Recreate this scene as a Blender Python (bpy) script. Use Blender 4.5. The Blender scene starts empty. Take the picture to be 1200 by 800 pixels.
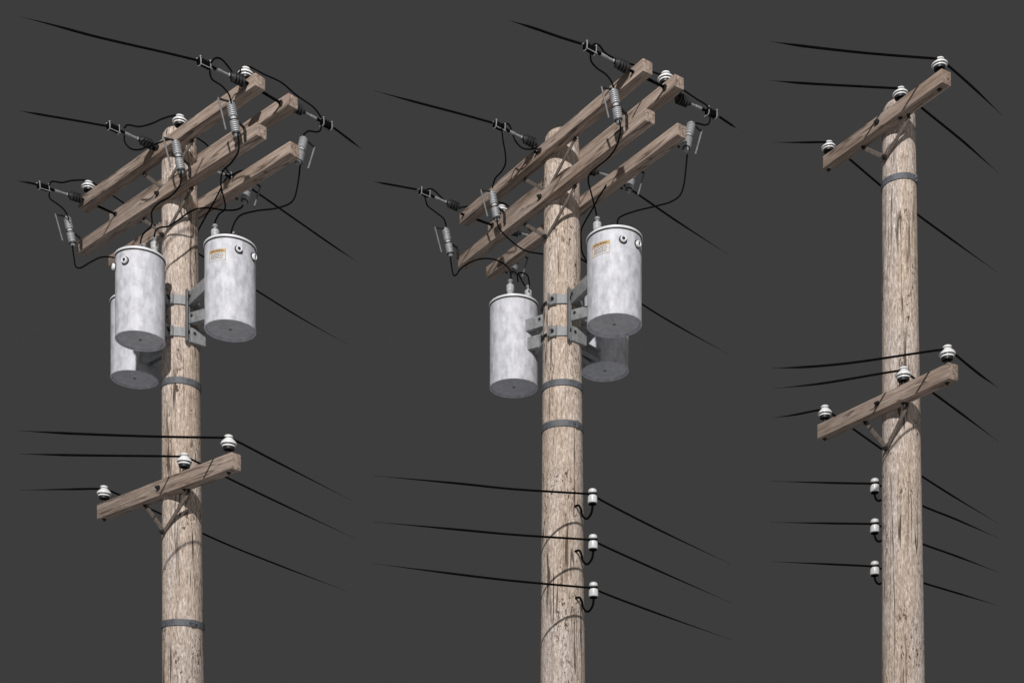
import bpy, bmesh, math, random
from mathutils import Vector, Matrix, noise
PI = math.pi
R = math.radians
scene = bpy.context.scene
COL = scene.collection
CZ = 1.6

# ------------------------------------------------------------------ materials
def new_mat(name):
    m = bpy.data.materials.new(name); m.use_nodes = True
    nt = m.node_tree; nt.nodes.clear()
    o = nt.nodes.new('ShaderNodeOutputMaterial'); b = nt.nodes.new('ShaderNodeBsdfPrincipled')
    nt.links.new(b.outputs[0], o.inputs[0])
    return m, nt, b
def N(nt, t, **kw):
    n = nt.nodes.new(t)
    for k, v in kw.items(): setattr(n, k, v)
    return n
def mapping(nt, scale, rot=(0,0,0), loc=(0,0,0)):
    tc = N(nt, 'ShaderNodeTexCoord'); mp = N(nt, 'ShaderNodeMapping')
    mp.inputs['Scale'].default_value = scale; mp.inputs['Rotation'].default_value = rot
    mp.inputs['Location'].default_value = loc
    nt.links.new(tc.outputs['Object'], mp.inputs[0]); return mp.outputs[0]
def noise_n(nt, vec, scale=1, detail=6, rough=.6, dist=0):
    n = N(nt, 'ShaderNodeTexNoise'); n.inputs['Scale'].default_value = scale
    n.inputs['Detail'].default_value = detail; n.inputs['Roughness'].default_value = rough
    n.inputs['Distortion'].default_value = dist
    nt.links.new(vec, n.inputs['Vector']); return n.outputs[0]
def ramp(nt, fac, stops, interp='LINEAR'):
    r = N(nt, 'ShaderNodeValToRGB'); r.color_ramp.interpolation = interp
    e = r.color_ramp.elements
    while len(e) < len(stops): e.new(.5)
    for i, (p, c) in enumerate(stops):
        e[i].position = p; e[i].color = (c[0], c[1], c[2], 1) if not isinstance(c, (int, float)) else (c, c, c, 1)
    nt.links.new(fac, r.inputs[0]); return r.outputs[0]
def mix(nt, a, b, fac, mode='MIX'):
    m = N(nt, 'ShaderNodeMix', data_type='RGBA', blend_type=mode)
    if isinstance(fac, (int, float)): m.inputs[0].default_value = fac
    else: nt.links.new(fac, m.inputs[0])
    for i, v in ((6, a), (7, b)):
        if isinstance(v, tuple): m.inputs[i].default_value = (v[0], v[1], v[2], 1)
        else: nt.links.new(v, m.inputs[i])
    return m.outputs[2]
def bump(nt, b, h, strength, dist):
    bp = N(nt, 'ShaderNodeBump'); bp.inputs['Strength'].default_value = strength
    bp.inputs['Distance'].default_value = dist
    nt.links.new(h, bp.inputs['Height']); nt.links.new(bp.outputs[0], b.inputs['Normal'])

def mat_pole(name, offs):
    m, nt, b = new_mat(name)
    big = noise_n(nt, mapping(nt, (5, 5, .8), loc=offs), 1, 4, .55)
    grain = noise_n(nt, mapping(nt, (66, 66, 17), loc=offs), 1, 8, .72, .4)
    fine = noise_n(nt, mapping(nt, (120, 120, 30), loc=offs), 1, 5, .7)
    streak = noise_n(nt, mapping(nt, (26, 26, .9), loc=offs), 1, 5, .6)
    base = ramp(nt, grain, [(.32, (.32, .255, .215)), (.43, (.475, .403, .352)), (.53, (.61, .533, .48)), (.65, (.86, .785, .735))])
    tint = ramp(nt, big, [(.36, (.92, .86, .79)), (.50, (1.0, .97, .935)), (.62, (.99, .985, 1.0))])
    c = mix(nt, base, tint, 1.0, 'MULTIPLY')
    st = ramp(nt, streak, [(.34, (.60, .55, .50)), (.44, (.92, .90, .88)), (.56, (1, 1, 1)), (.66, (1.1, 1.08, 1.06))])
    c = mix(nt, c, st, .55, 'MULTIPLY')
    fn = ramp(nt, fine, [(.36, (.48, .42, .37)), (.46, (.98, .97, .96)), (.66, (1.15, 1.14, 1.13))])
    c = mix(nt, c, fn, .8, 'MULTIPLY')
    # drying checks: long thin vertical cracks
    ck = noise_n(nt, mapping(nt, (15, 15, .42), loc=(offs[0]+3, offs[1], offs[2])), 1, 3, .5, .15)
    msk = noise_n(nt, mapping(nt, (6, 6, 1.3), loc=(offs[0]+9, offs[1], offs[2])), 1, 2, .5)
    line = ramp(nt, ck, [(.480, 0), (.492, 1), (.508, 1), (.520, 0)])
    mk = ramp(nt, msk, [(.50, 0), (.58, 1)])
    crack = mix(nt, (0, 0, 0), line, mk)
    c = mix(nt, c, (.11, .08, .06), crack)
    # short bark scars
    sc = noise_n(nt, mapping(nt, (44, 44, 20), loc=(offs[0], offs[1]+5, offs[2])), 1, 3, .6, .8)
    scm = noise_n(nt, mapping(nt, (7, 7, 2.5), loc=(offs[0], offs[1]+15, offs[2])), 1, 2, .5)
    scar = mix(nt, (0, 0, 0), ramp(nt, sc, [(.57, 0), (.63, 1)]), ramp(nt, scm, [(.49, 0), (.58, 1)]))
    c = mix(nt, c, (.10, .068, .048), scar)
    nt.links.new(c, b.inputs['Base Color'])
    b.inputs['Roughness'].default_value = .88; b.inputs['Specular IOR Level'].default_value = .2
    inv = mix(nt, grain, (0, 0, 0), crack)
    inv = mix(nt, inv, (.1, .1, .1), scar)
    h = mix(nt, inv, fine, .3)
    bump(nt, b, h, .75, .012)
    return m

def mat_arm(name, offs, dark=1.0):
    m, nt, b = new_mat(name)
    big = noise_n(nt, mapping(nt, (1.3, 6, 6), loc=offs), 1, 4, .55)
    grain = noise_n(nt, mapping(nt, (2.6, 42, 42), loc=offs), 1, 8, .7, .6)
    fine = noise_n(nt, mapping(nt, (9, 160, 160), loc=offs), 1, 4, .7)
    base = ramp(nt, grain, [(.30, (.16*dark, .122*dark, .098*dark)), (.47, (.285*dark, .222*dark, .185*dark)),
                            (.60, (.385*dark, .31*dark, .265*dark)), (.76, (.52*dark, .44*dark, .385*dark))])
    tint = ramp(nt, big, [(.36, (.80, .76, .72)), (.55, (1, 1, 1)), (.7, (1.08, 1.06, 1.05))])
    c = mix(nt, base, tint, 1.0, 'MULTIPLY')
    fn = ramp(nt, fine, [(.34, (.60, .55, .50)), (.5, (1, 1, 1)), (.7, (1.1, 1.1, 1.1))])
    c = mix(nt, c, fn, .7, 'MULTIPLY')
    ck = noise_n(nt, mapping(nt, (.9, 17, 17), loc=(offs[0], offs[1]+4, offs[2])), 1, 2, .5)
    line = ramp(nt, ck, [(.480, 0), (.494, 1), (.506, 1), (.520, 0)])
    c = mix(nt, c, (.07, .048, .036), mix(nt, (0, 0, 0), line, .75))
    nt.links.new(c, b.inputs['Base Color'])
    b.inputs['Roughness'].default_value = .88; b.inputs['Specular IOR Level'].default_value = .2
    bump(nt, b, grain, .5, .006)
    return m

def mat_paint(name, c0, c1, rough=.5, metal=0.0, scale=9, bumpd=.0, streaks=0.0):
    m, nt, b = new_mat(name)
    n1 = noise_n(nt, mapping(nt, (scale, scale, scale*.55)), 1, 6, .62)
    c = ramp(nt, n1, [(.34, c0), (.62, c1)])
    if streaks:
        s = noise_n(nt, mapping(nt, (26, 26, 2.2)), 1, 4, .6)
        sr = ramp(nt, s, [(.40, (.84, .84, .85)), (.56, (1, 1, 1))])
        c = mix(nt, c, sr, streaks, 'MULTIPLY')
        sp = noise_n(nt, mapping(nt, (60, 60, 60)), 1, 3, .6)
        spr = ramp(nt, sp, [(.30, (.62, .61, .60)), (.38, (1, 1, 1))])
        c = mix(nt, c, spr, .6, 'MULTIPLY')
    nt.links.new(c, b.inputs['Base Color'])
    b.inputs['Metallic'].default_value = metal
    rr = ramp(nt, n1, [(.3, max(rough-.08, 0)), (.7, min(rough+.1, 1))]); nt.links.new(rr, b.inputs['Roughness'])
    if bumpd: bump(nt, b, n1, .4, bumpd)
    return m

M = {}
for k, o in (('a', (0, 0, 0)), ('b', (7.3, 2.1, 4.4)), ('c', (15.1, 8.2, 1.7))):
    M['pole_'+k] = mat_pole('weathered pole wood '+k, o)
M['arm'] = mat_arm('weathered crossarm wood', (0, 0, 0), 1.2)
M['tank'] = mat_paint('grey painted tank steel', (.47, .47, .505), (.69, .69, .735), .55, 0, 20, .0, .5)
M['tank_base'] = mat_paint('grey tank base steel', (.52, .52, .55), (.66, .66, .69), .6, 0, 20)
M['lid'] = mat_paint('light grey lid paint', (.74, .74, .76), (.86, .86, .88), .4, 0, 8)
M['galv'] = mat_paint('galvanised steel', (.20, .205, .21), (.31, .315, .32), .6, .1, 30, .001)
M['galv_dark'] = mat_paint('shaded galvanised steel', (.13, .135, .14), (.22, .225, .23), .6, .1, 30, .001)  # darker copy of galv, the channels' shade put into its colour
M['band'] = mat_paint('blue grey steel band', (.085, .090, .100), (.145, .152, .168), .65, .1, 40, .001)
M['brace'] = mat_paint('weathered shade-darkened brace steel', (.105, .085, .072), (.185, .153, .13), .7, .1, 40, .001)  # colour darkened to carry the shade under the crossarms
M['bolt'] = mat_paint('dark bolt steel', (.018, .017, .017), (.05, .046, .043), .55, .3, 60)
M['white'] = mat_paint('white glazed porcelain', (.82, .82, .82), (.90, .90, .895), .2, 0, 12)
M['white_greyish'] = mat_paint('greyish white porcelain', (.60, .60, .60), (.74, .74, .74), .35, 0, 25)  # spool glaze, greyer than the white of the bells
M['grooved'] = mat_paint('dark glazed porcelain', (.012, .012, .013), (.024, .024, .026), .45, 0, 12)
M['grey_porc'] = mat_paint('grey porcelain', (.36, .365, .38), (.48, .485, .50), .4, 0, 25)

M['black'] = mat_paint('black rubber', (.0025, .0025, .0025), (.005, .005, .005), .8, 0, 30)
M['tube'] = mat_paint('grey fibre tube', (.12, .12, .125), (.19, .19, .195), .6, 0, 30)
M['orange'] = mat_paint('faded orange print', (.48, .30, .12), (.60, .40, .19), .6, 0, 60)
M['paper'] = mat_paint('faded plate print', (.52, .49, .48), (.68, .65, .65), .6, 0, 70)
M['ink'] = mat_paint('dark print', (.10, .075, .06), (.17, .13, .11), .6, 0, 60)

for _m in ('black', 'bolt'):
    M[_m].node_tree.nodes['Principled BSDF'].inputs['Specular IOR Level'].default_value = .04 if _m == 'black' else .2
M['rod'] = mat_paint('zinc plated rod', (.24, .24, .245), (.34, .34, .345), .5, .2, 30)
# ------------------------------------------------------------------ mesh helpers
def link(name, bm, m, parent=None, smooth=True, auto=R(35)):
    me = bpy.data.meshes.new(name)
    bmesh.ops.recalc_face_normals(bm, faces=bm.faces)
    if smooth:
        for f in bm.faces: f.smooth = True
        for e in bm.edges:
            if len(e.link_faces) == 2 and e.calc_face_angle(0) > auto: e.smooth = False
    bm.to_mesh(me); bm.free()
    me.materials.append(M[m] if isinstance(m, str) else m)
    o = bpy.data.objects.new(name, me); COL.objects.link(o)
    if parent: o.parent = parent
    return o
def frame_z(d):
    d = d.normalized(); up = Vector((0, 0, 1)) if abs(d.z) < .95 else Vector((1, 0, 0))
    x = up.cross(d).normalized(); y = d.cross(x)
    return Matrix((x, y, d)).transposed().to_4x4()
def add_box(bm, c, s, rot=None, bev=0.0):
    r = bmesh.ops.create_cube(bm, size=1)
    vs = r['verts']
    bmesh.ops.scale(bm, vec=Vector(s), verts=vs)
    if bev:
        es = {e for v in vs for e in v.link_edges}
        q = bmesh.ops.bevel(bm, geom=list(es), offset=bev, segments=2, profile=.6, affect='EDGES')
        vs = list({v for f in q['faces'] for v in f.verts} | {v for v in vs if v.is_valid})
    mt = Matrix.Translation(Vector(c)) @ (rot.to_4x4() if rot else Matrix())
    bmesh.ops.transform(bm, matrix=mt, verts=vs)
def add_lathe(bm, prof, mt=None, seg=28):      # prof: (r, z) from bottom to top, closed at the axis when r == 0
    mt = mt or Matrix(); rings = []
    for r, z in prof:
        if r <= 1e-6: rings.append([bm.verts.new(mt @ Vector((0, 0, z)))])
        else: rings.append([bm.verts.new(mt @ Vector((r*math.cos(2*PI*i/seg), r*math.sin(2*PI*i/seg), z))) for i in range(seg)])
    for a, b in zip(rings, rings[1:]):
        for i in range(seg):
            j = (i+1) % seg
            if len(a) == 1 and len(b) == 1: continue
            if len(a) == 1: bm.faces.new((a[0], b[j], b[i]))
            elif len(b) == 1: bm.faces.new((a[i], a[j], b[0]))
            else: bm.faces.new((a[i], a[j], b[j], b[i]))
def add_cyl(bm, a, b, r, seg=12, r2=None):
    a = Vector(a); b = Vector(b); L = (b-a).length
    mt = Matrix.Translation(a) @ frame_z(b-a)
    add_lathe(bm, [(0, 0), (r, 0), (r if r2 is None else r2, L), (0, L)], mt, seg)
def spline(pts, n=6):
    P = [Vector(p) for p in pts]; P = [P[0]*2-P[1]] + P + [P[-1]*2-P[-2]]; out = []
    for i in range(1, len(P)-2):
        p0, p1, p2, p3 = P[i-1:i+3]
        # centripetal spacing keeps loops from overshooting
        t = [0.0]
        for u, v in ((p0, p1), (p1, p2), (p2, p3)): t.append(t[-1] + max((v-u).length, 1e-5)**.5)
        for k in range(n):
            s = t[1] + (t[2]-t[1])*k/n
            a1 = p0*((t[1]-s)/(t[1]-t[0])) + p1*((s-t[0])/(t[1]-t[0]))
            a2 = p1*((t[2]-s)/(t[2]-t[1])) + p2*((s-t[1])/(t[2]-t[1]))
            a3 = p2*((t[3]-s)/(t[3]-t[2])) + p3*((s-t[2])/(t[3]-t[2]))
            b1 = a1*((t[2]-s)/(t[2]-t[0])) + a2*((s-t[0])/(t[2]-t[0]))
            b2 = a2*((t[3]-s)/(t[3]-t[1])) + a3*((s-t[1])/(t[3]-t[1]))
            out.append(b1*((t[2]-s)/(t[2]-t[1])) + b2*((s-t[1])/(t[2]-t[1])))
    out.append(P[-2]); return out
def add_tube(bm, pts, r, seg=8, rfun=None):
    n = len(pts); fr = None; rings = []
    for i, p in enumerate(pts):
        d = (pts[min(i+1, n-1)] - pts[max(i-1, 0)]).normalized()
        if fr is None:
            x = d.cross(Vector((0, 0, 1)));  x = x if x.length > .1 else d.cross(Vector((1, 0, 0))); fr = x.normalized()
        fr = (fr - d*fr.dot(d)).normalized(); y = d.cross(fr)
        rr = rfun(i/(n-1)) if rfun else r
        rings.append([bm.verts.new(p + (fr*math.cos(2*PI*k/seg) + y*math.sin(2*PI*k/seg))*rr) for k in range(seg)])
    for a, b in zip(rings, rings[1:]):
        for k in range(seg): bm.faces.new((a[k], a[(k+1) % seg], b[(k+1) % seg], b[k]))
    bm.faces.new(rings[0][::-1]); bm.faces.new(rings[-1])
def BM(): return bmesh.new()
def empty(name, label, cat, mt=None, group=None):
    o = bpy.data.objects.new(name, None); COL.objects.link(o); o.empty_display_size = .1
    if mt is not None: o.matrix_world = mt
    tag(o, label, cat, group); return o
def tag(o, label, cat, group=None):
    o['label'] = label; o['category'] = cat
    if group: o['group'] = group
def copy_tree(o, mt, label, parent=None):
    c = o.copy(); COL.objects.link(c)
    if parent is not None: c.parent = parent
    if mt is not None: c.matrix_world = mt
    if label: c['label'] = label
    for ch in o.children: copy_tree(ch, None, None, c)
    return c

# ------------------------------------------------------------------ pole frames
# local x runs along the crossarms (towards the near right end), local -y is the side the camera sees
class Pole: pass
POLE = {}
for k, X, yaw, r0, kr, lean, top in (('a', -2.672, 48.691, .1523, .0060, -.0075, 7.735),
                                     ('b', .407, 34.592, .1620, .0090, -.0020, 7.725),
                                     ('c', 3.145, 28.887, .1490, .0080, -.0082, 7.97)):
    p = Pole(); p.X = X; th = R(yaw)
    p.a = Vector((math.sin(th), -math.cos(th), 0)); p.rot = math.atan2(p.a.y, p.a.x)
    p.mt = Matrix.Translation((X, 10, 0)) @ Matrix.Rotation(p.rot, 4, 'Z')
    p.r0 = r0; p.kr = kr; p.lean = lean; p.top = top; POLE[k] = p
def at(k, t, d, z, rz=0):
    return POLE[k].mt @ Matrix.Translation((t, -d, z)) @ Matrix.Rotation(rz, 4, 'Z')
def rad(k, z): p = POLE[k]; return p.r0 + p.kr*(5.36 - z)
def axis(k, z):                                  # pole axis offset in local coordinates
    p = POLE[k]; v = Matrix.Rotation(-p.rot, 4, 'Z') @ Vector((p.lean*(z-5.36), 0, 0)); return v

# ------------------------------------------------------------------ pole parts
def shaft(k, root):
    p = POLE[k]; bm = BM(); seg = 56; rings = []
    zs = [0] + [i*.06 for i in range(1, int(p.top/.06))] ; zs = [z for z in zs if z < p.top-.07] + [p.top-.05, p.top-.015, p.top]
    rnd = {'a': 1.3, 'b': 5.7, 'c': 9.1}[k]
    for z in zs:
        c = axis(k, z); ring = []
        for i in range(seg):
            an = 2*PI*i/seg
            r = rad(k, z)*(1 + .010*noise.noise(Vector((math.cos(an)*2+rnd, math.sin(an)*2, z*1.1)))
                           + .010*noise.noise(Vector((math.cos(an)*9+rnd, math.sin(an)*9, z*3))))
            if z == p.top: r -= .048
            elif z == p.top-.015: r -= .026
            elif z == p.top-.05: r -= .006
            ring.append(bm.verts.new((c.x + r*math.cos(an), c.y + r*math.sin(an), z)))
        rings.append(ring)
    for a, b in zip(rings, rings[1:]):
        for i in range(seg): bm.faces.new((a[i], a[(i+1) % seg], b[(i+1) % seg], b[i]))
    bm.faces.new(rings[-1]); bm.faces.new(rings[0][::-1])
    return link('shaft', bm, 'pole_'+k, root)
def arm(root, t0, t1, d0, d1, z0, z1, label=None):
    bm = BM(); add_box(bm, ((t0+t1)/2, -(d0+d1)/2, (z0+z1)/2), (t1-t0, d1-d0, z1-z0), bev=.006)
    o = link('crossarm', bm, 'arm', root)
    if label: o['label'] = label
    return o
def bolt(root, pos, dirv, r=.02, l=.03, name='bolt'):
    bm = BM(); pos = Vector(pos); d = Vector(dirv).normalized()
    add_cyl(bm, pos, pos + d*.006, r*1.35, 16)
    add_cyl(bm, pos + d*.006, pos + d*l, r, 6)
    add_cyl(bm, pos + d*l, pos + d*(l+.012), r*.5, 8)
    return link(name, bm, 'bolt', root)
def brace(root, p0, p1, w=.032, th=.012):
    p0 = Vector(p0); p1 = Vector(p1); bm = BM(); L = (p1-p0).length
    mt = frame_z(p1-p0).to_3x3()
    # width lies in the crossarm's plane
    zax = (p1-p0).normalized(); yax = Vector((0, -1, 0)); yax = (yax - zax*yax.dot(zax)).normalized(); xax = yax.cross(zax)
    rot = Matrix((xax, yax, zax)).transposed()
    add_box(bm, (p0+p1)/2, (w, th, L), rot, bev=.002)
    return link('brace', bm, 'brace', root)
def band(k, root, z, h=.046, ear=60):
    bm = BM(); c = axis(k, z); r = rad(k, z)*1.012
    add_lathe(bm, [(r-.02, -h/2), (r+.007, -h/2), (r+.007, h/2), (r-.02, h/2)], Matrix.Translation((c.x, c.y, z)), 48)
    b = link('metal_band', bm, 'band', root)
    an = R(ear) - POLE[k].rot - PI/2
    v = Vector((math.sin(R(ear)), -math.cos(R(ear)), 0)); v = Matrix.Rotation(-POLE[k].rot, 4, 'Z') @ v
    bm = BM(); q = Vector((c.x, c.y, z)) + v*(r+.004); side = Vector((-v.y, v.x, 0))
    rot = Matrix((side, v, Vector((0, 0, 1)))).transposed()
    add_box(bm, q + v*.006, (.035, .014, h*1.08), rot, bev=.002)
    add_cyl(bm, q + side*.03 + v*.008, q - side*.03 + v*.008, .008, 8)
    link('buckle', bm, 'band', b)
    return b
def single_arm(k, root, z0, z1, L, d0, d1, bolts_t, brt, brz, dz):
    arm(root, -L, L, d0, d1, z0, z1)
    bolt(root, (-.015, -d1, (z0+z1)/2), (0, -1, 0), .015, .022)
    zb = brz; r = rad(k, zb); c = axis(k, zb); dd = r + .008 - c.y
    P1 = Vector((c.x, -r + c.y - .008, zb))
    for s in (-1, 1):
        P0 = Vector((brt*s, -(d0+.018) + .006*s, z0 - .012))
        brace(root, P0, P1 + Vector((0, -.006*s, 0)))
        bolt(root, P0 + Vector((0, -.006, .0)), (0, -1, .2), .010, .012)
    bolt(root, P1 + Vector((0, -.012, 0)), (0, -1, 0), .015, .022)
    for t in bolts_t: bolt(root, (t, -(d0+d1)/2, z0), (0, 0, -1), .013, .008)

def top_arms(k, root, levels, rod_t, rod_z):
    for (z0, z1, L, which) in levels:
        arm(root, -L, L, .115, .205, z0, z1); arm(root, -L-.01, L, -.19, -.10, z0+.002, z1+.002)
        zc = (z0+z1)/2
        bolt(root, (-.02, -.205, zc), (0, -1, 0), .015, .022); bolt(root, (0, .19, zc), (0, 1, 0), .02)
        for side, dd in ((-1, .128),):
            zb = z0 - .27; r = rad(k, zb); c = axis(k, zb)
            P1 = Vector((c.x, c.y + side*(r+.006), zb))
            for s in (-1, 1):
                P0 = Vector((.34*s, -dd, z0 - .010)); brace(root, P0, P1 + Vector((0, .006*s, 0)), .026)
                bolt(root, P0, (0, 0, -1), .010, .010)
            bolt(root, P1 + Vector((0, side*.01, 0)), (0, side, 0), .014, .02)
    for t in rod_t:
        bm = BM(); add_cyl(bm, (t, -.235, rod_z), (t, .225, rod_z), .0105, 10)
        link('spacer_rod', bm, 'black', root)
        for d in (.113, -.098):
            s = 1 if d > 0 else -1
            bm = BM(); add_cyl(bm, (t, -d, rod_z), (t, -d + s*.012, rod_z), .022, 6); link('nut', bm, 'bolt', root)

ROOT = {}
ROOT['a'] = empty('utility_pole', 'left pole, with stacked double crossarms, three transformers and a single crossarm lower down', 'utility pole', POLE['a'].mt, 'wooden utility poles')
ROOT['b'] = empty('utility_pole', 'middle pole, thickest, with double crossarms and transformers but no lower crossarm', 'utility pole', POLE['b'].mt, 'wooden utility poles')
ROOT['c'] = empty('utility_pole', 'right pole, with two single crossarms and no transformers', 'utility pole', POLE['c'].mt, 'wooden utility poles')
for k in 'abc': shaft(k, ROOT[k])
top_arms('a', ROOT['a'], [(7.485, 7.575, 1.245, 0), (7.115, 7.208, 1.262, 1)], (1.16, -.06, -1.147), 7.53)
top_arms('b', ROOT['b'], [(7.485, 7.575, 1.235, 0), (7.115, 7.205, 1.262, 1)], (1.13, -.06, -1.16), 7.53)
single_arm('a', ROOT['a'], 4.76, 4.882, .947, .11, .20, (.853, .273, -.906), .30, 4.47, 0)
single_arm('c', ROOT['c'], 7.70, 7.805, .638, .145, .245, (.571, .177, -.622), .24, 7.49, 0)
single_arm('c', ROOT['c'], 5.445, 5.566, .706, .145, .245, (.645, .208, -.668), .22, 5.155, 0)
band('a', ROOT['a'], 5.675, .05, 160); band('a', ROOT['a'], 3.747, .05, 42)
band('b', ROOT['b'], 5.655, .048, 160); band('b', ROOT['b'], 5.33, .05, 40)
band('c', ROOT['c'], 7.31, .048, 52)

# ------------------------------------------------------------------ pin insulators
def make_pin(mt, label):
    root = empty('pin_insulator', label, 'insulator', mt, 'white pin insulators on the crossarms')
    bm = BM(); add_cyl(bm, (0, 0, -.12), (0, 0, .09), .0105, 10); add_cyl(bm, (0, 0, .0), (0, 0, .008), .020, 12); link('pin', bm, 'bolt', root)
    bm = BM(); add_lathe(bm, [(0, .074), (.022, .072), (.030, .040), (.036, .034), (.0415, .036), (.0430, .046), (.0430, .064), (.0480, .066), (.0480, .080), (0, .082)], None, 32)
    link('inner_skirt', bm, 'grooved', root)
    bm = BM(); add_lathe(bm, [(.040, .066), (.0445, .058), (.0485, .058), (.0505, .063), (.0505, .070), (.047, .073), (.040, .070)], None, 36)
    link('lower_skirt', bm, 'white', root)
    bm = BM(); add_lathe(bm, [(0, .083), (.048, .083), (.055, .080), (.0600, .081), (.0612, .086), (.0595, .094), (.054, .104), (.046, .114), (.038, .123), (.032, .131),
                              (.0295, .136), (.0310, .141), (.0335, .146), (.032, .154), (.023, .161), (0, .163)], None, 36)
    link('bell', bm, 'white', root)
    bm = BM(); add_lathe(bm, [(.020, .133), (.0315, .133), (.0315, .138), (.020, .138)], None, 24); link('tie_wire', bm, 'black', root)
    return root
pins = [
 ('a', 1.071, .16, 7.575, 'white bell insulator at the left pole\'s top right end, tucked behind black strain discs'),
 ('a', .222, .16, 7.575, 'white bell insulator just above the round top of the left pole'),
 ('a', -1.145, .16, 7.575, 'white bell insulator near the far left end of the left pole\'s front top crossarm'),
 ('a', .853, .155, 4.882, 'insulator at the right end of the left pole\'s lower crossarm, holding its highest wire'),
 ('a', .273, .155, 4.882, 'middle insulator of the left pole\'s lower crossarm, seen against the pole'),
 ('a', -.906, .155, 4.882, 'insulator at the left end of the left pole\'s lower crossarm'),
 ('b', 1.083, -.145, 7.577, 'white bell insulator at the right end of the middle pole\'s rear top crossarm'),
 ('b', -1.087, -.145, 7.577, 'white bell insulator half hidden behind a grey cutout, left of the middle pole'),
 ('c', .571, .195, 7.805, 'insulator at the right end of the right pole\'s top crossarm, highest on that pole'),
 ('c', .177, .195, 7.805, 'white insulator right over the round top of the right pole'),
 ('c', -.622, .195, 7.805, 'insulator at the left end of the right pole\'s top crossarm'),
 ('c', .645, .195, 5.566, 'insulator at the right end of the right pole\'s halfway crossarm'),
 ('c', .208, .195, 5.566, 'middle insulator of the right pole\'s halfway crossarm, in front of the pole'),
 ('c', -.668, .195, 5.566, 'insulator at the left end of the right pole\'s halfway crossarm')]
proto = None
for k, t, d, z, lab in pins:
    low = z < 6; fz = .88 if low else .66; g = .137 if low else .090 if k == 'b' else .112           # the upper rows carry a squatter bell
    mt = at(k, t, d, z + g - .137*fz, t*3) @ Matrix.Diagonal((1, 1, fz, 1))
    if proto is None: proto = make_pin(mt, lab)
    else: copy_tree(proto, mt, lab)

# ------------------------------------------------------------------ spool insulators on J brackets
def make_spool(mt, L, label):
    root = empty('spool_insulator', label, 'insulator', mt, 'white spool insulators on side hooks')
    bm = BM(); add_lathe(bm, [(0, -.070), (.030, -.070), (.0365, -.066), (.038, -.058), (.0365, -.020), (.035, -.012), (.027, -.006), (.027, .008),
                              (.033, .014), (.034, .024), (.031, .036), (.020, .044), (0, .046)], None, 28)
    link('spool', bm, 'white_greyish', root)
    bm = BM(); add_lathe(bm, [(0, -.080), (.030, -.080), (.031, -.071), (0, -.068)], None, 20); link('seat', bm, 'black', root)
    bm = BM(); add_lathe(bm, [(.022, -.005), (.0345, -.005), (.0345, .006), (.022, .006)], None, 24); link('tie_wire', bm, 'black', root)
    bm = BM()
    if L > 0: q = [(0, 0, -.075), (0, 0, -.10), (-.016, 0, -.143), (-.07, 0, -.172), (-.128, 0, -.135), (-.150, 0, -.075), (-.178, 0, -.040), (-.215, 0, -.036), (-.26, 0, -.040)]
    else: q = [(0, 0, -.075), (.002, 0, -.10), (.019, 0, -.135), (.050, 0, -.155), (.085, 0, -.150), (.12, 0, -.12), (.19, 0, -.11)]
    add_tube(bm, spline(q, 7), .0092, 10); link('hook', bm, 'black', root)
    return root
sp = [('b', .392, 4.710, 'uppermost of the three white spool insulators on the middle pole'),
      ('b', .399, 4.351, 'second of the three white spool insulators, on the middle pole'),
      ('b', .405, 3.977, 'lowest of the three white spool insulators on the middle pole')]
for i, (k, t, z, lab) in enumerate(sp):
    if i == 0: spb = make_spool(at(k, t, 0, z), .26, lab)
    else: copy_tree(spb, at(k, t, 0, z), lab)
sp = [('c', -.289, 4.983, 'uppermost of the three spool insulators left of the right pole'),
      ('c', -.289, 4.648, 'second of the three spool insulators left of the right pole'),
      ('c', -.289, 4.298, 'lowest of the three spool insulators left of the right pole')]
for i, (k, t, z, lab) in enumerate(sp):
    if i == 0: spc = make_spool(at(k, t, 0, z), -.19, lab)
    else: copy_tree(spc, at(k, t, 0, z), lab)

# ------------------------------------------------------------------ dead-end assemblies (local +x leaves the crossarm)
def make_deadend(mt, label):
    root = empty('dead_end_assembly', label, 'strain insulator', mt, 'dead-end strain assemblies')
    X = Matrix.Rotation(R(90), 4, 'Y')
    bm = BM(); prof = [(0, .0), (.012, .0), (.012, .025)]
    x = .025
    for i in range(4):
        prof += [(.020, x), (.038 - .001*i, x+.004), (.0395 - .001*i, x+.010), (.022, x+.020), (.020, x+.026)]; x += .026
    prof += [(.016, x+.004), (0, x+.006)]
    add_lathe(bm, prof, X, 24); link('ribbed_insulator', bm, 'grooved', root)
    bm = BM(); add_lathe(bm, [(0, .12), (.013, .12), (.014, .15), (.009, .155), (.0085, .205), (.011, .207), (.012, .262), (.008, .265), (0, .265)], X, 14)
    rod = link('link_rod', bm, 'rod', root)
    bm = BM(); add_lathe(bm, [(0, .135), (.016, .135), (.016, .148), (0, .148)], X, 14); link('collar', bm, 'bolt', rod)
    bm = BM(); add_box(bm, (.285, 0, 0), (.05, .018, .016), bev=.003)
    add_box(bm, (.365, 0, -.004), (.105, .034, .040), bev=.008)
    for i in range(4): add_box(bm, (.33+.023*i, 0, .0), (.010, .036, .044), bev=.002)
    cl = link('clamp', bm, 'black', root)
    for xx in (.322, .405):
        bm = BM(); pts = spline([(xx, -.020, .028), (xx, -.022, .0), (xx, -.017, -.026), (xx, 0, -.032), (xx, .017, -.026), (xx, .022, .0), (xx, .020, .028)], 5)
        add_tube(bm, pts, .0042, 8)
        for yy in (-.0205, .0205): add_cyl(bm, (xx, yy, .020), (xx, yy, .028), .007, 6)
        link('u_bolt', bm, 'galv', cl)
    bm = BM(); add_box(bm, (.363, .024, -.030), (.10, .005, .006), bev=.001); link('keeper', bm, 'galv', cl)
    return root
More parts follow.
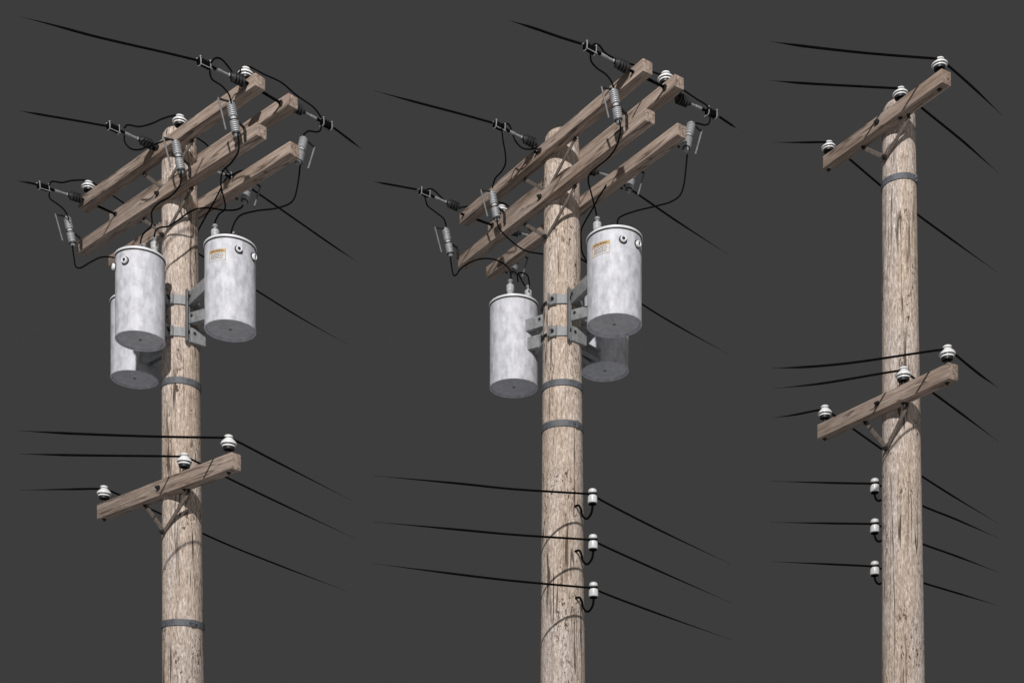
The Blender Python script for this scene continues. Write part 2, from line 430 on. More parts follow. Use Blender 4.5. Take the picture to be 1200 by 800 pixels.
def orient(A, B):
    x = (B-A).normalized(); y = Vector((0, 0, 1)).cross(x).normalized(); z = x.cross(y)
    return Matrix.Translation(A) @ Matrix((x, y, z)).transposed().to_4x4()
dead = [('a', (1.14, .212, 7.54), (1.14, .595, 7.500), 'strain assembly at the right front end of the left pole\'s top crossarm'),
        ('a', (-.06, .212, 7.555), (-.06, .56, 7.532), 'middle front strain assembly of the left pole, its clamp left of the pole top'),
        ('a', (-1.147, .212, 7.53), (-1.147, .59, 7.48), 'strain assembly at the far left end of the left pole\'s top crossarm'),
        ('a', (1.13, -.198, 7.585), (1.13, -.60, 7.605), 'rear strain assembly pointing right at the left pole\'s top'),
        ('a', (-.06, -.198, 7.58), (-.06, -.50, 7.625), 'rear middle strain assembly of the left pole, its clamp between the two crossarm levels'),
        ('a', (-1.14, -.198, 7.555), (-1.14, -.50, 7.585), 'rear left strain assembly of the left pole, mostly hidden behind the stacked crossarms'),
        ('b', (1.09, .212, 7.57), (1.09, .62, 7.582), 'strain assembly at the right front end of the middle pole\'s top crossarm'),
        ('b', (-.06, .212, 7.595), (-.06, .61, 7.617), 'middle front strain assembly of the middle pole, left of the pole top'),
        ('b', (-1.21, .212, 7.61), (-1.21, .62, 7.627), 'strain assembly at the far left end of the middle pole\'s top crossarm'),
        ('b', (1.13, -.198, 7.497), (1.13, -.60, 7.51), 'rear strain assembly pointing right at the middle pole\'s top'),
        ('b', (-.06, -.27, 7.57), (-.06, -.60, 7.59), 'rear strain assembly just right of the middle pole, under the crossarms'),
        ('b', (-1.2, -.28, 7.565), (-1.2, -.62, 7.59), 'rear strain assembly left of the middle pole, seen below the lower front crossarm')]
dp = None
for k, A, B, lab in dead:
    a = at(k, *A).translation; b = at(k, *B).translation; mt = orient(a, b)
    if dp is None: dp = make_deadend(mt, lab)
    else: copy_tree(dp, mt, lab)

# ------------------------------------------------------------------ fused cutouts (origin at the middle of the crossarm face, local -y points outward)
def make_cutout(mt, label):
    root = empty('fused_cutout', label, 'fused cutout', mt, 'grey fused cutouts on the lower crossarms')
    tilt = R(14)
    T = Matrix.Translation((0, -.115, .062)) @ Matrix.Rotation(tilt, 4, 'X')     # body frame, top leans outward
    def ribs(z0, z1, n, r0=.0265, r1=.0335):
        pr = [(0, z0), (r0, z0)]; h = (z1-z0)/n
        for i in range(n):
            z = z0+h*i; pr += [(r0, z+h*.12), (r1, z+h*.35), (r1, z+h*.6), (r0, z+h*.88)]
        return pr + [(r0, z1), (0, z1)]
    for nm, mm, pr in (('porcelain_body', 'grey_porc', ribs(.012, .100, 7)), ('porcelain_body', 'grey_porc', ribs(-.095, -.016, 6)),
                       ('collar', 'bolt', [(0, -.018), (.0285, -.018), (.0285, -.008), (0, -.008)]), ('collar', 'bolt', [(0, -.104), (.030, -.104), (.030, -.098), (0, -.098)]),
                       ('metal_neck', 'grey_porc', [(0, -.0075), (.022, -.0075), (.022, .012), (0, .012)]), ('hinge', 'galv', [(0, -.124), (.018, -.124), (.024, -.105), (0, -.105)]),
                       ('metal_cap', 'galv', [(0, .100), (.020, .100), (.020, .112), (.008, .122), (0, .122)])):
        bm = BM(); add_lathe(bm, pr, T, 24); link(nm, bm, mm, root)
    bm = BM(); rot = Matrix.Rotation(tilt, 3, 'X')
    def tb(c, s): add_box(bm, T @ Vector(c), s, rot, bev=.002)
    tb((0, -.058, .112), (.014, .105, .010)); link('top_contact', bm, 'bolt', root)
    bm = BM(); add_cyl(bm, T @ Vector((0, -.108, .118)), T @ Vector((0, -.092, -.092)), .0072, 12)
    link('fuse_tube', bm, 'tube', root)
    bm = BM(); pts = [(0, -.105, .052), (0, -.060, .052), (0, -.022, .038), (0, -.014, .018), (0, -.014, -.052)]
    for a, b in zip(pts, pts[1:]):
        a = Vector(a); b = Vector(b); add_box(bm, (a+b)/2, (.020, .011, (b-a).length+.008), frame_z(b-a).to_3x3(), bev=.001)
    link('mounting_bracket', bm, 'bolt', root)
    bm = BM(); add_box(bm, (-.022, -.003, -.022), (.016, .006, .060), bev=.001); link('back_plate', bm, 'galv', root)
    return root
cuts = [('a', 1.14, 1, 'grey cutout in front of the left pole\'s lower double arm, at its near right end'),
        ('a', .44, 1, 'grey cutout standing against the left pole just under its round top'),
        ('a', -1.17, 1, 'grey cutout hanging off the far left end of the left pole\'s crossarm'),
        ('a', 1.14, -1, 'grey cutout behind the right end of the left pole\'s rear lower crossarm'),
        ('a', .46, -1, 'grey cutout mostly hidden, peeking below the left pole\'s rear lower crossarm'),
        ('b', 1.07, 1, 'grey cutout in front of the middle pole\'s lower double arm, at its near right end'),
        ('b', -.51, 1, 'grey cutout left of the middle pole, covering a half-hidden white insulator'),
        ('b', -1.24, 1, 'grey cutout hanging off the far left end of the middle pole\'s crossarm'),
        ('b', 1.16, -1, 'grey cutout behind the right end of the middle pole\'s rear lower crossarm'),
        ('b', .50, -1, 'grey cutout right of the middle pole, hidden behind its rear lower crossarm'),
        ('b', -1.10, -1, 'grey cutout behind the middle pole\'s rear lower crossarm, just above the left transformer')]
cp = None
for k, t, s, lab in cuts:
    zo = 7.165 + ((.066 if t < -1 else .050) if (k == 'b' and s == 1) else .050 if (k == 'a' and s == -1 and t > 1) else 0)
    mt = at(k, t, .205 if s == 1 else -.19, zo, 0 if s == 1 else PI)
    if cp is None: cp = make_cutout(mt, lab)
    else: copy_tree(cp, mt, lab)

# ------------------------------------------------------------------ transformers

def patch(bm, R0, a0, a1, z0, z1, n=6):           # curved sheet on the tank wall, angles from the -y direction towards +x
    vs = []
    for i in range(n+1):
        an = a0+(a1-a0)*i/n
        vs.append([bm.verts.new((rr*math.sin(an), -rr*math.cos(an), z)) for rr, z in ((R0, z0), (R0, z1), (R0-.002, z1), (R0-.002, z0))])
    for a, b in zip(vs, vs[1:]):
        for j in range(4): bm.faces.new((a[j], b[j], b[(j+1) % 4], a[(j+1) % 4]))
    bm.faces.new(vs[0]); bm.faces.new(vs[-1][::-1])
def transformer(X, Y, z0, h, Rt, bush, ports, plate, label, rz=0):
    root = empty('transformer', label, 'transformer', Matrix.Translation((X, Y, z0)), 'grey cylindrical transformers on the poles')
    bm = BM(); seg = 64
    add_lathe(bm, [(Rt-.014, .020), (Rt-.012, .003), (Rt-.007, 0), (Rt+.001, .001), (Rt+.003, .006), (Rt+.002, .014), (Rt, .018), (Rt, h-.012), (Rt, h), (Rt-.01, h)], None, seg)
    link('tank', bm, 'tank', root)
    bm = BM(); add_lathe(bm, [(0, .016), (Rt-.010, .016), (Rt-.010, .022), (0, .022)], None, seg); bs = link('base_plate', bm, 'tank_base', root)
    bm = BM(); add_cyl(bm, (0, 0, .0165), (0, 0, .006), .009, 12); link('drain_plug', bm, 'galv', bs)
    bm = BM(); add_lathe(bm, [(0, h+.001), (Rt+.0035, h+.001), (Rt+.0035, h+.009), (0, h+.009)], None, seg); link('gasket', bm, 'bolt', root)
    bm = BM(); add_lathe(bm, [(0, h+.010), (Rt+.004, h+.010), (Rt+.0075, h+.013), (Rt+.0075, h+.022), (Rt+.003, h+.028), (Rt*.88, h+.042), (Rt*.6, h+.056), (Rt*.3, h+.062), (0, h+.064)], None, seg)
    link('lid', bm, 'lid', root)
    for bx, by, bs_ in bush:
        zt = h + .064 - .35*(math.hypot(bx, by)/Rt)**2*.064
        T = Matrix.Translation((bx, by, zt-.012)) @ Matrix.Scale(bs_, 4)
        bm = BM(); add_lathe(bm, [(0, 0), (.036, 0), (.036, .012), (.028, .018), (.027, .050), (.024, .056), (.031, .066), (.033, .080), (.031, .092), (.034, .098), (.0335, .112),
                                  (.029, .120), (.018, .126), (0, .127)], T, 24)
        b = link('bushing', bm, 'grey_porc', root)
        bm = BM(); add_lathe(bm, [(0, .126), (.015, .126), (.015, .142), (.022, .145), (.021, .160), (.010, .168), (0, .169)], T, 18)
        link('terminal', bm, 'galv', b)
        bm = BM(); add_lathe(bm, [(.030, .012), (.038, .012), (.038, .018), (.030, .018)], T, 24); link('seat_ring', bm, 'bolt', b)
    for deg, zz in ports:
        an = R(deg); u = Vector((math.sin(an), -math.cos(an), 0)); c = u*(Rt-.006) + Vector((0, 0, zz))
        mt = Matrix.Translation(c) @ frame_z(u)
        bm = BM(); add_lathe(bm, [(0, 0), (.031, 0), (.031, .011), (.0, .011)], mt, 28); pt = link('side_port', bm, 'bolt', root)  # port's dark disc doubles as the shadow round its ring
        bm = BM(); add_lathe(bm, [(.012, .010), (.024, .010), (.0245, .026), (.021, .031), (.016, .031), (.012, .026)], mt, 28); link('ring', bm, 'lid', pt)
        bm = BM(); add_lathe(bm, [(0, .012), (.0115, .012), (.0115, .020), (.006, .026), (0, .026)], mt, 14); link('stud', bm, 'bolt', pt)
    if plate:
        deg, zc, hw, hh = plate; a0 = R(deg-hw); a1 = R(deg+hw)
        bm = BM(); patch(bm, Rt+.0025, a0, a1, zc-hh, zc+hh, 8); pl = link('nameplate', bm, 'paper', root)
        bm = BM(); patch(bm, Rt+.0042, a0, a1, zc+hh*.42, zc+hh, 8)
        e = (a1-a0)*.025
        patch(bm, Rt+.0042, a0, a0+e, zc-hh, zc+hh*.40, 2); patch(bm, Rt+.0042, a1-e, a1, zc-hh, zc+hh*.40, 2)
        link('orange_heading', bm, 'orange', pl)
        bm = BM(); rnd = random.Random(4); x = .14
        while x < .84:                             # worn heading and lines of small print
            w = rnd.uniform(.03, .06); patch(bm, Rt+.0056, a0+(a1-a0)*x, a0+(a1-a0)*(x+w), zc+hh*(.58+rnd.uniform(-.05, .05)), zc+hh*(.82+rnd.uniform(-.05, .05)), 2); x += w+.03
        for row in range(4):
            x = .14
            while x < .84:
                w = rnd.uniform(.04, .12); z = zc + hh*(.20-.27*row)
                patch(bm, Rt+.0044, a0+(a1-a0)*x, a0+(a1-a0)*min(x+w, .87), z-hh*.035, z+hh*.035, 2); x += w+.035
        link('lettering', bm, 'ink', pl)
    return root
TR = {}
TR['a1'] = transformer(-2.884, 9.6, 5.87, .616, .186, [(.108, .01, .92), (0, .10, .9)], [(-19, .535), (-64, .535)], None,
    'transformer at the left pole, front left one, overlapping another lower tank')
TR['a2'] = transformer(-2.185, 9.6, 5.95, .622, .195, [(-.118, 0, .97), (.005, .11, .95)], [(31, .545), (73, .545)], (-18, .495, 21, .042),
    'transformer right of the left pole, with an orange and white plate')
TR['a3'] = transformer(-3.203, 10.5, 5.945, .62, .194, [(.03, 0, .9), (.12, .06, .9)], [], None,
    'transformer at the left pole behind another, only its lower end showing')
TR['b1'] = transformer(.778, 9.4, 5.898, .629, .207, [(-.130, .01, .97), (.012, .12, .95)], [(13, .55), (50, .55)], (-35, .502, 21, .046),
    'transformer right of the middle pole, frontmost and largest, with an orange and white plate')
TR['b2'] = transformer(.0156, 10.3, 5.79, .665, .200, [(-.03, -.05, 1.0), (.12, .02, .95)], [], None,
    'transformer left of the middle pole, with no plate or ports')
TR['b3'] = transformer(.789, 10.5, 6.01, .62, .199, [(-.03, 0, .9), (.08, .06, .9)], [], None,
    'transformer in shade behind the middle pole\'s right tank, lower end showing')

# ------------------------------------------------------------------ transformer mounting brackets
def bracket(k, z1, z2, targets, ears, label, channels, plates):
    p = POLE[k]; root = empty('transformer_bracket', label, 'mounting bracket', Matrix.Translation((p.X, 10, 0)), 'galvanised transformer brackets round the poles')
    c0 = Vector((p.lean*((z1+z2)/2-5.36), 0, 0)); r = rad(k, z2)
    for z in (z1, z2):
        bm = BM(); h = .072
        n = 16; e0 = ears[0]; secs = []
        for i in range(n+1):
            an = R(e0 + 165*i/n); v = Vector((math.sin(an), -math.cos(an), 0))
            secs.append([bm.verts.new(c0 + v*rr + Vector((0, 0, z+hh))) for rr, hh in ((r-.005, -h/2), (r+.013, -h/2), (r+.013, h/2), (r-.005, h/2))])
        for a, b in zip(secs, secs[1:]):
            for j in range(4): bm.faces.new((a[j], b[j], b[(j+1) % 4], a[(j+1) % 4]))
        bm.faces.new(secs[0]); bm.faces.new(secs[-1][::-1])
        st = link('strap', bm, 'galv', root, auto=R(10))
        bm = BM(); pts = [c0 + Vector((math.sin(R(a_)), -math.cos(R(a_)), 0))*(r+.010) + Vector((0, 0, z)) for a_ in range(int(e0)+160, int(e0)+362, 8)]
        add_tube(bm, pts, .009, 8); link('tie_rod', bm, 'bolt', root)
        for e in ears:
            v = Vector((math.sin(R(e)), -math.cos(R(e)), 0)); s = Vector((-v.y, v.x, 0)); rot = Matrix((s, v, Vector((0, 0, 1)))).transposed()
            bm = BM(); q = c0 + v*(r+.03) + Vector((0, 0, z)); add_box(bm, q, (.012, .05, h*1.1), rot, bev=.002)
            add_box(bm, q + s*.03 - v*.012, (.055, .012, h*1.1), rot, bev=.002)
            ear = link('ear', bm, 'galv', st)
            bm = BM(); add_cyl(bm, q + s*.03 - v*.006, q + s*.03 + v*.012, .013, 6); link('bolt', bm, 'bolt', ear)
    for (cx, cy, w_) in channels:
        u = Vector((cx, cy, 0)).normalized(); s_ = Vector((-u.y, u.x, 0)); rot = Matrix((s_, u, Vector((0, 0, 1)))).transposed()
        zt = z1+.075; zb = z2-.085; q = Vector((cx, cy, (zt+zb)/2))
        bm = BM(); add_box(bm, q, (w_, .020, zt-zb), rot, bev=.002)
        add_box(bm, q + u*.024 - s_*(w_/2-.004), (.008, .034, zt-zb), rot, bev=.0015)
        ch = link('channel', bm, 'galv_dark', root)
        for z in (z1, z2):
            bm = BM(); Q = Vector((cx, cy, z)); add_cyl(bm, Q + u*.008, Q + u*.024, .012, 6); link('bolt', bm, 'bolt', ch)
    def plate(x0, y0, x1, y1, z, h, side):
        A = Vector((x0, y0, z)); B = Vector((x1, y1, z)); dv = B-A; L = dv.length; dn = dv.normalized(); sd = Vector((-dn.y, dn.x, 0))*side
        rt = Matrix((Vector((-dn.y, dn.x, 0)), dn, Vector((0, 0, 1)))).transposed()
        bm = BM(); add_box(bm, (A+B)/2, (.010, L, h), rt, bev=.0015)
        add_box(bm, (A+B)/2 - sd*.024 + Vector((0, 0, h/2-.004)), (.040, L-.006, .007), rt, bev=.001)
        add_box(bm, (A+B)/2 - sd*.024 - Vector((0, 0, h/2-.004)), (.040, L-.006, .007), rt, bev=.001)
        pl = link('arm_plate', bm, 'galv', root)
        bm = BM(); C_ = A + dn*min(.035, L*.3) + Vector((0, 0, h*.15)); add_cyl(bm, C_ + sd*.003, C_ + sd*.013, .011, 8); link('bolt', bm, 'bolt', pl)
    for p_ in plates: plate(*p_)
    for (tx, ty, tr) in targets:                   # plain pairs of arms where the tanks hide most of them
        u = Vector((tx, ty, 0)); dist = u.length; u.normalize(); s_ = Vector((-u.y, u.x, 0))
        for zz in (z1, z2):
            A = c0 + u*(r+.01); B = c0 + u*max(dist - tr*.97, r+.03)
            for sg in (-1, 1): plate(A.x+s_.x*.03*sg, A.y+s_.y*.03*sg, B.x+s_.x*.05*sg, B.y+s_.y*.05*sg, zz, .085, sg if False else 1)
bracket('a', 6.315, 6.060, [(-.212, -.40, .186), (-.531, .5, .194)], (-24,),
        'grey steel bracket clamping three transformers to the left pole',
        [(.088, -.146, .034)],
        [(.100, -.150, .300, -.415, 6.315, .100, -1), (.100, -.150, .345, -.275, 6.165, .085, -1), (.105, -.130, .205, -.045, 6.045, .115, -1)])
bracket('b', 6.315, 6.060, [(.382, .5, .199)], (-36,),
        'grey steel bracket clamping three transformers to the middle pole',
        [(.048, -.172, .034)],
        [(.062, -.178, .190, -.470, 6.315, .105, -1), (.062, -.178, .350, -.345, 6.175, .085, -1), (.065, -.160, .190, -.055, 6.045, .115, -1),
         (-.150, .030, -.305, .135, 6.235, .095, 1), (-.140, .050, -.300, .150, 6.090, .100, 1), (-.150, -.02, -.26, .30, 6.080, .100, 1)])

# ------------------------------------------------------------------ wires, in pole coordinates (along the arm, towards the camera side, height)
WIRES = [
    ('lw_front_R', 'a', [(1.14, 0.595, 7.505), (1.14, 0.902, 7.413), (1.14, 1.18, 7.326), (1.14, 1.444, 7.246), (1.14, 1.732, 7.168), (1.14, 1.938, 7.108)]),
    ('lw_front_M', 'a', [(-0.06, 0.565, 7.538), (-0.06, 0.88, 7.443), (-0.06, 1.167, 7.354), (-0.06, 1.339, 7.301)]),
    ('lw_front_L', 'a', [(-1.147, 0.586, 7.477), (-1.147, 0.653, 7.473), (-1.147, 0.8, 7.434)]),
    ('lw_back_R', 'a', [(1.13, -0.637, 7.608), (1.13, -0.761, 7.594), (1.13, -0.932, 7.573)]),
    ('lw_back_M', 'a', [(-0.06, -0.521, 7.628), (-0.06, -0.709, 7.619), (-0.06, -1.183, 7.554), (-0.06, -1.694, 7.482), (-0.06, -1.932, 7.456)]),
    ('lw_back_L', 'a', [(-1.14, -0.516, 7.585), (-1.14, -1.015, 7.5), (-1.14, -1.599, 7.412), (-1.14, -2.121, 7.339), (-1.14, -2.771, 7.274)]),
    ('low_R', 'a', [(0.853, 1.803, 4.613), (0.853, 1.455, 4.693), (0.853, 0.8, 4.853), (0.853, 0.201, 5.009), (0.853, 0.155, 5.02), (0.853, 0.101, 5.018), (0.853, -0.26, 4.963), (0.853, -1.067, 4.841)]),
    ('low_M', 'a', [(0.273, 1.508, 4.676), (0.273, 1.134, 4.767), (0.273, 0.202, 5.003), (0.273, 0.155, 5.013), (0.273, 0.108, 5.012), (0.273, -0.218, 4.956), (0.273, -0.709, 4.881), (0.273, -1.627, 4.753)]),
    ('low_L', 'a', [(-0.906, 0.908, 4.821), (-0.906, 0.482, 4.932), (-0.906, 0.195, 5.007), (-0.906, 0.155, 5.015), (-0.906, 0.107, 5.013), (-0.906, -0.289, 4.949), (-0.906, -0.83, 4.852), (-0.906, -1.151, 4.802), (-0.906, -1.828, 4.721), (-0.906, -2.544, 4.645)]),
    ('lw_front_R', 'b', [(1.09, 0.653, 7.583), (1.09, 0.834, 7.557), (1.09, 1.068, 7.53), (1.09, 1.274, 7.5)]),
    ('lw_front_M', 'b', [(-0.06, 0.64, 7.619), (-0.06, 0.931, 7.584), (-0.06, 1.31, 7.533), (-0.06, 1.687, 7.485)]),
    ('lw_front_L', 'b', [(-1.21, 0.657, 7.63), (-1.21, 0.907, 7.589), (-1.21, 1.07, 7.561)]),
    ('lw_back_R', 'b', [(1.13, -0.648, 7.51), (1.13, -0.728, 7.499), (1.13, -0.838, 7.485)]),
    ('lw_back_M', 'b', [(-0.06, -0.573, 7.581), (-0.06, -0.74, 7.557), (-0.06, -1.261, 7.45), (-0.06, -1.907, 7.335)]),
    ('lw_back_L', 'b', [(-1.2, -0.618, 7.59), (-1.2, -1.214, 7.527), (-1.2, -1.868, 7.325), (-1.2, -2.46, 7.212), (-1.2, -3.039, 7.124)]),
    ('sp1', 'b', [(0.392, 1.929, 4.488), (0.392, 1.216, 4.566), (0.392, 0.765, 4.611), (0.392, 0.037, 4.707), (0.392, 0.003, 4.71), (0.392, -0.048, 4.692), (0.392, -0.576, 4.571), (0.392, -1.503, 4.389)]),
    ('sp2', 'b', [(0.399, 1.933, 4.166), (0.399, 1.221, 4.229), (0.399, 0.769, 4.269), (0.399, 0.042, 4.348), (0.399, -0.0, 4.351), (0.399, -0.051, 4.336), (0.399, -0.57, 4.233), (0.399, -1.496, 4.06)]),
    ('sp3', 'b', [(0.405, 1.936, 3.875), (0.405, 1.225, 3.902), (0.405, 0.774, 3.923), (0.405, 0.047, 3.973), (0.405, 0.004, 3.977), (0.405, -0.047, 3.962), (0.405, -0.565, 3.877), (0.405, -1.49, 3.746)]),
    ('up_R', 'c', [(0.571, 1.853, 7.511), (0.571, 1.565, 7.576), (0.571, 0.952, 7.726), (0.571, 0.232, 7.919), (0.571, 0.195, 7.928), (0.571, 0.149, 7.92), (0.571, -0.169, 7.828), (0.571, -0.497, 7.713)]),
    ('up_M', 'c', [(0.177, 1.514, 7.574), (0.177, 1.209, 7.651), (0.177, 0.241, 7.916), (0.177, 0.195, 7.928), (0.177, 0.148, 7.916), (0.177, -0.002, 7.861), (0.177, -0.527, 7.715), (0.177, -0.933, 7.579)]),
    ('up_L', 'c', [(-0.622, 0.8, 7.751), (-0.622, 0.488, 7.842), (-0.622, 0.228, 7.92), (-0.622, 0.195, 7.927), (-0.622, 0.147, 7.913), (-0.622, -0.013, 7.865), (-0.622, -0.406, 7.73), (-0.622, -0.845, 7.598), (-0.622, -1.334, 7.472), (-0.622, -1.897, 7.331)]),
    ('lo_R', 'c', [(0.645, 1.902, 5.206), (0.645, 1.632, 5.267), (0.645, 1.207, 5.382), (0.645, 0.241, 5.684), (0.645, 0.195, 5.694), (0.645, 0.14, 5.686), (0.645, 0.113, 5.676), (0.645, -0.177, 5.572), (0.645, -0.368, 5.518)]),
    ('lo_M', 'c', [(0.208, 1.509, 5.298), (0.208, 1.069, 5.42), (0.208, 0.236, 5.687), (0.208, 0.195, 5.695), (0.208, 0.153, 5.686), (0.208, 0.106, 5.67), (0.208, -0.121, 5.591), (0.208, -0.491, 5.469), (0.208, -0.896, 5.333)]),
    ('lo_L', 'c', [(-0.668, 0.77, 5.513), (-0.668, 0.54, 5.58), (-0.668, 0.238, 5.68), (-0.668, 0.195, 5.688), (-0.668, 0.151, 5.681), (-0.668, -0.112, 5.591), (-0.668, -0.473, 5.467), (-0.668, -0.953, 5.313), (-0.668, -1.387, 5.186), (-0.668, -1.953, 5.035)]),
    ('s1', 'c', [(-0.289, 1.114, 4.826), (-0.289, 0.425, 4.922), (-0.289, 0.048, 4.977), (-0.289, 0.0, 4.983), (-0.289, -0.087, 4.973), (-0.289, -0.543, 4.885), (-0.289, -0.956, 4.829), (-0.289, -1.495, 4.741)]),
    ('s2', 'c', [(-0.289, 1.114, 4.504), (-0.289, 0.425, 4.594), (-0.289, 0.048, 4.644), (-0.289, 0.0, 4.648), (-0.289, -0.087, 4.639), (-0.289, -0.543, 4.562), (-0.289, -0.956, 4.512), (-0.289, -1.495, 4.438)]),
    ('s3', 'c', [(-0.289, 1.114, 4.196), (-0.289, 0.425, 4.261), (-0.289, 0.048, 4.295), (-0.289, 0.0, 4.298), (-0.289, -0.087, 4.287), (-0.289, -0.543, 4.233), (-0.289, -0.956, 4.194), (-0.289, -1.495, 4.143)]),
    ('j1', 'a', [(1.188, 0.55, 7.495), (1.197, 0.52, 7.539), (1.166, 0.44, 7.584), (1.137, 0.36, 7.582), (1.127, 0.3, 7.56), (1.11, 0.25, 7.605), (1.07, 0.19, 7.69), (1.081, 0.16, 7.71), (1.047, 0.08, 7.755), (1.092, 0.02, 7.723), (1.127, -0.12, 7.714), (1.085, -0.3, 7.722), (1.117, -0.45, 7.681), (1.103, -0.53, 7.655)]),
    ('j2', 'a', [(1.101, -0.53, 7.656), (1.137, -0.5, 7.529), (1.142, -0.46, 7.489), (1.14, -0.38, 7.46), (1.161, -0.31, 7.391)]),
    ('j3', 'a', [(1.174, 0.55, 7.465), (1.149, 0.53, 7.449), (1.118, 0.49, 7.439), (1.152, 0.43, 7.405), (1.17, 0.38, 7.357), (1.168, 0.36, 7.309)]),
    ('j4', 'a', [(1.164, 0.3, 7.119), (1.173, 0.3, 6.994), (1.068, 0.28, 6.96), (0.886, 0.24, 6.963), (0.819, 0.2, 6.909), (0.761, 0.12, 6.81), (0.57, 0.05, 6.84), (0.497, 0.03, 6.811), (0.488, 0.02, 6.785)]),
    ('j5', 'a', [(1.149, -0.29, 7.171), (1.131, -0.28, 7.017), (1.114, -0.24, 6.87), (1.019, -0.18, 6.83), (0.838, -0.1, 6.838), (0.682, -0.06, 6.834), (0.613, -0.05, 6.762), (0.602, -0.05, 6.726)]),
    ('j6', 'a', [(0.057, 0.55, 7.494), (0.029, 0.5, 7.552), (0.05, 0.42, 7.567), (0.103, 0.34, 7.606), (0.142, 0.27, 7.66), (0.182, 0.19, 7.707), (0.222, 0.16, 7.702), (0.185, 0.08, 7.701), (0.154, -0.02, 7.657), (0.162, -0.12, 7.633), (0.068, -0.36, 7.608), (-0.0, -0.46, 7.608)]),
    ('j7', 'a', [(0.057, 0.55, 7.441), (0.046, 0.54, 7.398), (0.091, 0.52, 7.337), (0.194, 0.5, 7.295), (0.249, 0.47, 7.309), (0.332, 0.43, 7.32), (0.399, 0.38, 7.344), (0.439, 0.35, 7.333)]),
    ('j8', 'a', [(0.459, 0.31, 7.115), (0.462, 0.32, 7.005), (0.363, 0.33, 6.953), (0.223, 0.36, 6.926), (0.172, 0.38, 6.881), (0.197, 0.4, 6.754), (0.116, 0.42, 6.709), (-0.01, 0.37, 6.699)]),
    ('j9', 'a', [(0.441, -0.29, 7.125), (0.421, -0.28, 7.094), (0.383, -0.25, 7.075), (0.306, -0.19, 7.076), (0.26, -0.1, 7.071), (0.289, 0.04, 6.999), (0.341, 0.17, 6.891), (0.335, 0.27, 6.787), (0.305, 0.33, 6.734), (0.289, 0.38, 6.713), (0.272, 0.41, 6.684), (0.264, 0.42, 6.631)]),
    ('j10', 'a', [(-1.091, 0.55, 7.486), (-1.106, 0.52, 7.534), (-1.129, 0.42, 7.577), (-1.182, 0.29, 7.671), (-1.17, 0.18, 7.718), (-1.145, 0.16, 7.714), (-1.166, 0.1, 7.722), (-1.143, -0.05, 7.681), (-1.127, -0.14, 7.653), (-1.137, -0.34, 7.619), (-1.133, -0.45, 7.586)]),
    ('j11', 'a', [(-1.091, 0.55, 7.436), (-1.102, 0.54, 7.387), (-1.09, 0.48, 7.359), (-1.083, 0.42, 7.33), (-1.115, 0.36, 7.287)]),
    ('j12', 'a', [(-1.15, 0.31, 7.099), (-1.122, 0.31, 6.984), (-1.107, 0.3, 6.905), (-1.073, 0.28, 6.893), (-0.998, 0.24, 6.926), (-0.907, 0.19, 6.96), (-0.864, 0.14, 6.97), (-0.79, 0.08, 6.946), (-0.74, 0.03, 6.891), (-0.73, 0.02, 6.848)]),
    ('j13', 'a', [(0.004, -0.44, 7.562), (0.292, -0.2, 7.307), (0.423, -0.07, 7.137), (0.366, -0.05, 7.052), (0.19, -0.1, 7.028), (0.012, -0.15, 6.994), (-0.102, -0.22, 7.006), (-0.355, -0.3, 7.046), (-0.643, -0.28, 7.027), (-0.661, -0.1, 6.841)]),
    ('j14', 'a', [(0.01, -0.47, 7.587), (0.108, -0.45, 7.562), (0.242, -0.42, 7.518), (0.401, -0.37, 7.415), (0.457, -0.32, 7.262)]),
    ('k1', 'b', [(1.101, 0.57, 7.576), (1.105, 0.55, 7.61), (1.081, 0.48, 7.641), (1.056, 0.41, 7.632), (1.076, 0.3, 7.608), (1.06, 0.15, 7.642), (1.044, 0, 7.67), (1.068, -0.13, 7.665), (1.092, -0.145, 7.651), (1.097, -0.2, 7.635), (1.109, -0.3, 7.598), (1.13, -0.41, 7.56), (1.153, -0.5, 7.527), (1.151, -0.53, 7.504)]),
    ('k3', 'b', [(1.151, -0.53, 7.489), (1.176, -0.5, 7.392), (1.175, -0.46, 7.358), (1.14, -0.4, 7.368), (1.169, -0.33, 7.297)]),
    ('k2', 'b', [(1.091, 0.57, 7.557), (1.059, 0.54, 7.523), (1.05, 0.48, 7.499), (1.078, 0.42, 7.461), (1.091, 0.38, 7.417), (1.084, 0.35, 7.382)]),
    ('k4', 'b', [(1.083, 0.3, 7.185), (1.096, 0.3, 7.098), (1.05, 0.29, 7.02), (0.932, 0.27, 6.992), (0.744, 0.24, 7.013), (0.613, 0.21, 7.025), (0.57, 0.18, 7.003), (0.554, 0.15, 6.968), (0.536, 0.11, 6.911), (0.505, 0.05, 6.826), (0.509, 0.05, 6.778)]),
    ('k5', 'b', [(1.15, -0.3, 7.096), (1.143, -0.29, 6.975), (1.131, -0.28, 6.863), (1.128, -0.24, 6.776), (1.078, -0.2, 6.744), (0.993, -0.14, 6.734), (0.85, -0.07, 6.742), (0.72, -0.04, 6.755), (0.676, -0.03, 6.748), (0.651, -0.03, 6.694)]),
    ('k6', 'b', [(-0.044, 0.57, 7.608), (-0.052, 0.54, 7.639), (-0.068, 0.48, 7.667), (-0.099, 0.43, 7.652), (-0.12, 0.38, 7.598), (-0.108, 0.32, 7.555), (-0.075, 0.26, 7.548), (-0.156, 0.1, 7.671), (-0.195, -0.05, 7.734), (-0.179, -0.25, 7.689), (-0.075, -0.53, 7.596)]),
    ('k7', 'b', [(-0.032, 0.57, 7.589), (-0.043, 0.55, 7.501), (-0.087, 0.5, 7.447), (-0.139, 0.46, 7.41), (-0.247, 0.42, 7.407), (-0.412, 0.38, 7.43), (-0.494, 0.35, 7.408)]),
